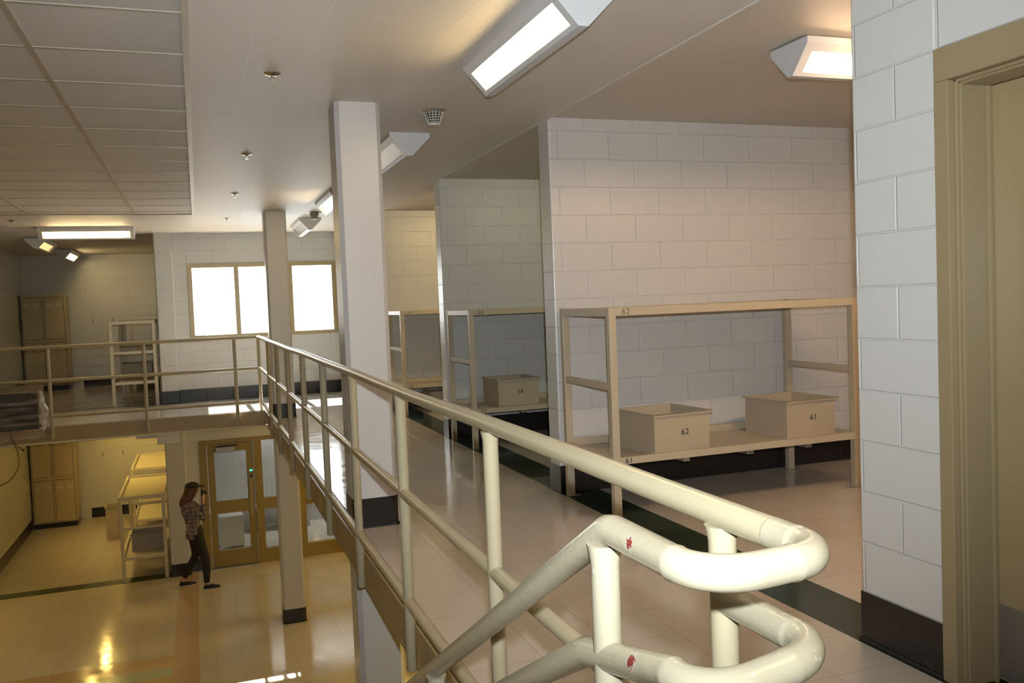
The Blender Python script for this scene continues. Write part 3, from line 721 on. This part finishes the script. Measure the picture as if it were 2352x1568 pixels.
# plastic cover: gathered sheet
def film(name, lo, hi, col):
    m = bpy.data.materials.new(name); m.use_nodes = True; nt = m.node_tree; nt.nodes.clear()
    o_ = nt.nodes.new('ShaderNodeOutputMaterial'); a_ = nt.nodes.new('ShaderNodeBsdfTransparent'); b_ = nt.nodes.new('ShaderNodeBsdfPrincipled'); c_ = nt.nodes.new('ShaderNodeMixShader')
    b_.inputs['Base Color'].default_value = (*col, 1); b_.inputs['Roughness'].default_value = .25
    tc = coords(m); mp = N(m, 'ShaderNodeMapping'); mp.inputs['Rotation'].default_value = (0, -.95, 0); mp.inputs['Scale'].default_value = (2.2, 1, 16); L(m, tc, mp.inputs[0])
    k = step(m, noise(m, mp.outputs[0], 1.0, 3, .5), .46, .66)
    L(m, mth(m, 'ADD', mth(m, 'MULTIPLY', k, hi-lo), lo), c_.inputs[0])
    nt.links.new(a_.outputs[0], c_.inputs[1]); nt.links.new(b_.outputs[0], c_.inputs[2]); nt.links.new(c_.outputs[0], o_.inputs[0])
    return m
pl = film('clear_plastic_film', .10, .42, (.50, .44, .38)); pl2 = film('bunched_plastic_film', .55, .8, (.55, .50, .46))
v = []; f = []; nx, nz = 60, 30
def grid_sheet(fn, nx, nz):
    mb = MB()
    for j in range(nz+1):
        for i in range(nx+1): mb.v.append(fn(i/nx, j/nz))
    for j in range(nz):
        for i in range(nx): a = j*(nx+1)+i; mb.f.append((a, a+1, a+nx+2, a+nx+1))
    return mb
def front(u, w):
    x = -.57+1.15*u; z = .515-.60*w - .06*math.sin(u*PI)*w
    fold = .020*math.sin((x*1.6+z*2.6)*9)*w + .012*math.sin((x*3-z*5)*7+1)*w
    return (x + (.03*w if u > .98 else 0), -.175-.015*w+fold, z)
MB_f = grid_sheet(front, nx, nz); MB_f.build('plastic_cover', pl, t, smooth=180)
def side(u, w):
    bul = .08*math.sin(w*PI*.9)
    return (.575+bul*math.sin(u*PI)+.012*math.sin(w*15), -.17+.2*u, .51-.52*w)
grid_sheet(side, 10, 20).build('plastic_cover', pl2, t, smooth=180)
def bott(u, w):
    x = -.57+1.14*u; return (x, -.19+.18*w, -.085-.09*(1-u)*math.sin(w*PI*.6)+.012*math.sin(x*25+w*4))
grid_sheet(bott, 40, 8).build('plastic_cover', pl2, t, smooth=180)
t = thing('backing_board', 'tan flat board standing behind the far railing at left', 'board', (-2.6, 13.08, 0))
MB().box(-.62, 0, .04, .61, .025, .56).build('panel', M['fascia'], t, bevel=.003)
for x in (-.55, .50): MB().box(x, -.02, .0, x+.08, .06, .04).build('foot', M['dark'], t)
cb = MB()
def cable(pts):
    pts = [Vector(p) for p in pts]; out = []
    for i in range(len(pts)-1):
        p0 = pts[max(i-1, 0)]; p1 = pts[i]; p2 = pts[i+1]; p3 = pts[min(i+2, len(pts)-1)]
        for k in range(6):
            t_ = k/6; out.append(.5*((2*p1)+(-p0+p2)*t_+(2*p0-5*p1+4*p2-p3)*t_*t_+(-p0+3*p1-3*p2+p3)*t_**3))
    out.append(pts[-1]); return out
cm = mat('cable_rubber', (.05, .04, .03), .5)
tag(MB().tube(cable([(-2.33, 12.7, .02), (-2.33, 12.7, -.08), (-2.27, 12.7, -.25), (-2.27, 12.7, -.45), (-2.38, 12.7, -.62), (-2.55, 12.7, -.70)]), .006, 8).build('cable', cm), 'thin dark cable looping left below the wrapped television', 'cable', 'cables under the television')
tag(MB().tube(cable([(-2.33, 12.7, -.06), (-2.28, 12.7, -.16), (-2.21, 12.7, -.235)]), .005, 8).tube([(-2.215, 12.7, -.23), (-2.19, 12.7, -.255)], .013, 8).build('cable', cm), 'short dark cable with a plug end below the wrapped television', 'cable', 'cables under the television')

# ------------------------------------------------------------------ person with a camera
def skin(name, nodes, edges, m, parent, sub=2):
    """nodes: list of (x,y,z,rx[,ry]); root is node 0"""
    me = bpy.data.meshes.new(name); me.from_pydata([n[:3] for n in nodes], edges, [])
    o = bpy.data.objects.new(name, me); C.objects.link(o)
    sk = o.modifiers.new('skin', 'SKIN'); sk.use_smooth_shade = True; sb = o.modifiers.new('sub', 'SUBSURF'); sb.levels = sub; sb.render_levels = sub
    lay = me.skin_vertices[0].data
    for i, n in enumerate(nodes): lay[i].radius = (n[3], n[4] if len(n) > 4 else n[3]); lay[i].use_root = (i == 0)
    bpy.context.view_layer.update()
    em = bpy.data.meshes.new_from_object(o.evaluated_get(bpy.context.evaluated_depsgraph_get()))
    bpy.data.objects.remove(o); em.name = name; em.materials.clear(); em.materials.append(m)
    r = bpy.data.objects.new(name, em); C.objects.link(r); r.parent = parent
    for p in em.polygons: p.use_smooth = True
    return r
skinm = mat('skin', (.48, .25, .17), .5)
p = thing('person', 'long-haired person in plaid shirt and black trousers photographing by the glass door', 'person', (0, 14.1, LZ))
# x = world x (facing +x), y = depth offset, z = height
n = [(-.20, 0, .90, .075), (-.225, 0, 1.04, .07), (-.275, 0, 1.20, .075), (-.285, 0, 1.30, .06), (-.255, 0, 1.37, .045), (-.235, 0, 1.43, .05), (-.205, 0, 1.49, .082), (-.20, 0, 1.555, .078),
     (-.30, -.16, 1.285, .05), (-.075, -.205, 1.115, .035), (-.065, -.12, 1.31, .024), (-.072, -.075, 1.39, .026),
     (-.27, .15, 1.29, .05), (-.07, .18, 1.13, .035), (-.06, .11, 1.31, .024), (-.065, .07, 1.39, .026),
     (-.18, -.09, .84, .065), (-.085, -.12, .47, .045), (-.075, -.14, .09, .033), (-.07, -.145, .045, .032), (.08, -.15, .03, .022),
     (-.22, .09, .84, .065), (-.215, .14, .50, .045), (-.405, .185, .115, .033), (-.425, .19, .07, .032), (-.27, .20, .035, .022)]
e = [(0, 1), (1, 2), (2, 3), (3, 4), (4, 5), (5, 6), (6, 7), (3, 8), (8, 9), (9, 10), (10, 11), (3, 12), (12, 13), (13, 14), (14, 15), (0, 16), (16, 17), (17, 18), (18, 19), (19, 20), (0, 21), (21, 22), (22, 23), (23, 24), (24, 25)]
for side_, palm in ((-1, 11), (1, 15)):
    px, py, pz = n[palm][:3]
    for k in range(4):
        b = len(n); dz = .02-.013*k; ln = (.03, .034, .032, .026)[k]
        n += [(px+.012, py-side_*.012, pz+.03+dz, .0085), (px+.03, py-side_*.03, pz+.04+dz, .008), (px+.03-.012, py-side_*(.03+ln), pz+.042+dz, .007)]
        e += [(palm, b), (b, b+1), (b+1, b+2)]
    b = len(n); n += [(px-.02, py-side_*.015, pz+.012, .009), (px-.015, py-side_*.04, pz+.02, .008)]; e += [(palm, b), (b, b+1)]
# nose, chin, ear
b = len(n); n += [(-.115, 0, 1.50, .011)]; e += [(6, b)]
body = skin('body', n, e, skinm, p)
hm = mat('auburn_hair', (.10, .032, .012), .5); _p = coords(hm); _m = N(hm, 'ShaderNodeMapping'); _m.inputs['Scale'].default_value = (60, 60, 3); L(hm, _p, _m.inputs[0])
L(hm, mixc(hm, noise(hm, _m.outputs[0], 2, 3), (.13, .045, .018), (.035, .014, .008)), BS(hm).inputs['Base Color'])
MB().rings([(-.225, 0, 1.608, .03, .03), (-.225, 0, 1.60, .07, .065), (-.225, 0, 1.565, .098, .088), (-.232, 0, 1.52, .102, .094), (-.25, 0, 1.47, .098, .098), (-.275, 0, 1.42, .100, .105), (-.30, 0, 1.38, .098, .11), (-.325, -.01, 1.34, .085, .105), (-.345, -.01, 1.30, .065, .09), (-.36, -.01, 1.265, .035, .06)], 28).build('hair', hm, p, smooth=180)
capm = mat('dark_cap', (.02, .016, .014), .7)
cp = MB().rings([(-.215, 0, 1.555, .108, .098), (-.215, 0, 1.59, .100, .092), (-.217, 0, 1.615, .075, .07), (-.22, 0, 1.63, .035, .03), (-.22, 0, 1.632, .01, .01)], 28)
cp.build('cap', capm, p, smooth=180)
br = MB()
br.prism([(-.12, -.075), (-.085, -.07), (-.045, -.045), (-.032, 0), (-.045, .045), (-.085, .07), (-.12, .075)], 'z', 1.553, 1.561); br.build('cap_brim', capm, p)
# eyes and mouth
for s in (-1, 1):
    MB().rings([(-.132, s*.03, 1.515, .003, .004), (-.128, s*.03, 1.521, .009, .010), (-.132, s*.03, 1.527, .003, .004)], 10).build('eye', capm, p, smooth=180)
MB().box(-.135, -.02, 1.449, -.125, .02, 1.455).build('mouth', mat('lips', (.35, .1, .08), .5), p, bevel=.002)
# plaid shirt
pm = mat('plaid_flannel', (.1, .11, .14), .85)
_s = N(pm, 'ShaderNodeSeparateXYZ'); L(pm, coords(pm), _s.inputs[0])
def bands(src, period, duty, ph=0):
    return mth(pm, 'LESS_THAN', mth(pm, 'FRACT', mth(pm, 'ADD', mth(pm, 'DIVIDE', src, period), ph)), duty)
xy = mth(pm, 'ADD', _s.outputs[0], mth(pm, 'MULTIPLY', _s.outputs[1], .6))
b1 = bands(_s.outputs[2], .062, .24); b2 = bands(xy, .062, .24); b3 = bands(_s.outputs[2], .062, .5, .35); b4 = bands(xy, .062, .5, .35)
c = mixc(pm, mth(pm, 'MULTIPLY', mth(pm, 'ADD', b3, b4), .45), (.13, .12, .14), (.03, .05, .095))
c = mixc(pm, mth(pm, 'MULTIPLY', mth(pm, 'ADD', b1, b2), .5), c, (.40, .235, .19))
L(pm, c, BS(pm).inputs['Base Color'])
shm = MB().rings([(-.232, 0, .775, .098, .15), (-.232, 0, .80, .118, .168), (-.222, 0, .88, .116, .162), (-.225, 0, .97, .104, .15), (-.245, 0, 1.07, .104, .148), (-.272, 0, 1.17, .115, .165), (-.290, 0, 1.25, .108, .185), (-.292, 0, 1.30, .088, .172), (-.285, 0, 1.335, .068, .12), (-.272, 0, 1.365, .052, .062)], 36)
for s_, E_, W_ in ((-1, (-.078, -.21, 1.11), (-.066, -.122, 1.30)), (1, (-.072, .185, 1.125), (-.06, .112, 1.30))):
    S_ = Vector((-.292, s_*.135, 1.285)); E_ = Vector(E_); W_ = Vector(W_)
    shm.tube([S_, S_.lerp(E_, .25)+Vector((0, s_*.02, .01)), S_.lerp(E_, .6)+Vector((0, s_*.02, 0)), S_.lerp(E_, .9), E_+Vector((.004, 0, -.002)), E_.lerp(W_, .12), E_.lerp(W_, .5), W_], [.072, .068, .056, .050, .050, .046, .040, .033], 20)
shm.build('plaid_shirt', pm, p, smooth=70)
tr = mat('black_trousers', (.010, .010, .011), .75)
trm = MB().rings([(-.19, 0, .73, .08, .10), (-.20, 0, .80, .112, .158), (-.205, 0, .87, .116, .155), (-.205, 0, .95, .100, .138), (-.21, 0, .96, .09, .128)], 32)
trm.tube([(-.185, -.075, .84), (-.165, -.088, .74), (-.12, -.105, .60), (-.080, -.12, .47), (-.074, -.13, .40), (-.072, -.135, .28), (-.078, -.14, .11)], [.098, .094, .078, .062, .060, .056, .042], 22)
trm.tube([(-.21, .08, .84), (-.212, .092, .74), (-.212, .115, .62), (-.212, .138, .50), (-.235, .148, .43), (-.32, .17, .28), (-.402, .185, .145)], [.098, .094, .080, .064, .061, .056, .043], 22)
trm.build('trousers', tr, p, smooth=70)
sm = mat('black_canvas', (.012, .012, .014), .7); so = mat('white_sole', (.55, .52, .45), .6)
def shoe(x, y, rot, tilt):
    o = MB().rings([(.0, 0, .018, .125, .042), (.0, 0, .035, .125, .043), (-.01, 0, .05, .112, .038), (-.035, 0, .065, .075, .034), (-.05, 0, .075, .055, .032)], 24).build('shoe', sm, p, smooth=60)
    o.location = (x, y, 0); o.rotation_euler = (0, tilt, rot)
    MB().rings([(0, 0, 0, .124, .042), (0, 0, .019, .129, .046)], 24).build('sole', so, o, smooth=60)
shoe(-.005, -.15, 0, 0); shoe(-.355, .19, 0, 0)
MB().box(-.02, -.012, -.03, .02, .012, .03).build('key_holder', capm, p, loc=(-.195, -.135, .80), bevel=.004)
MB().box(-.01, -.004, -.02, .015, .004, .02).build('key_tag', so, p, loc=(-.195, -.145, .75))
ct = thing('photo_camera', 'small black camera held up to the face of the person in plaid', 'camera', (-.075, 14.1, LZ+1.455))
MB().box(-.02, -.065, -.04, .02, .065, .04).build('camera_body', capm, ct, bevel=.006)
MB().tube([(.02, 0, -.005), (.06, 0, -.005)], .028, 18).build('camera_lens', capm, ct, smooth=50)
MB().tube(cable([(-.01, -.06, -.02), (-.03, -.04, -.10), (-.045, -.01, -.17), (-.03, .01, -.10), (-.01, .02, -.03)]), .005, 8).build('strap', so, ct)['label'] = 'pale neck strap'
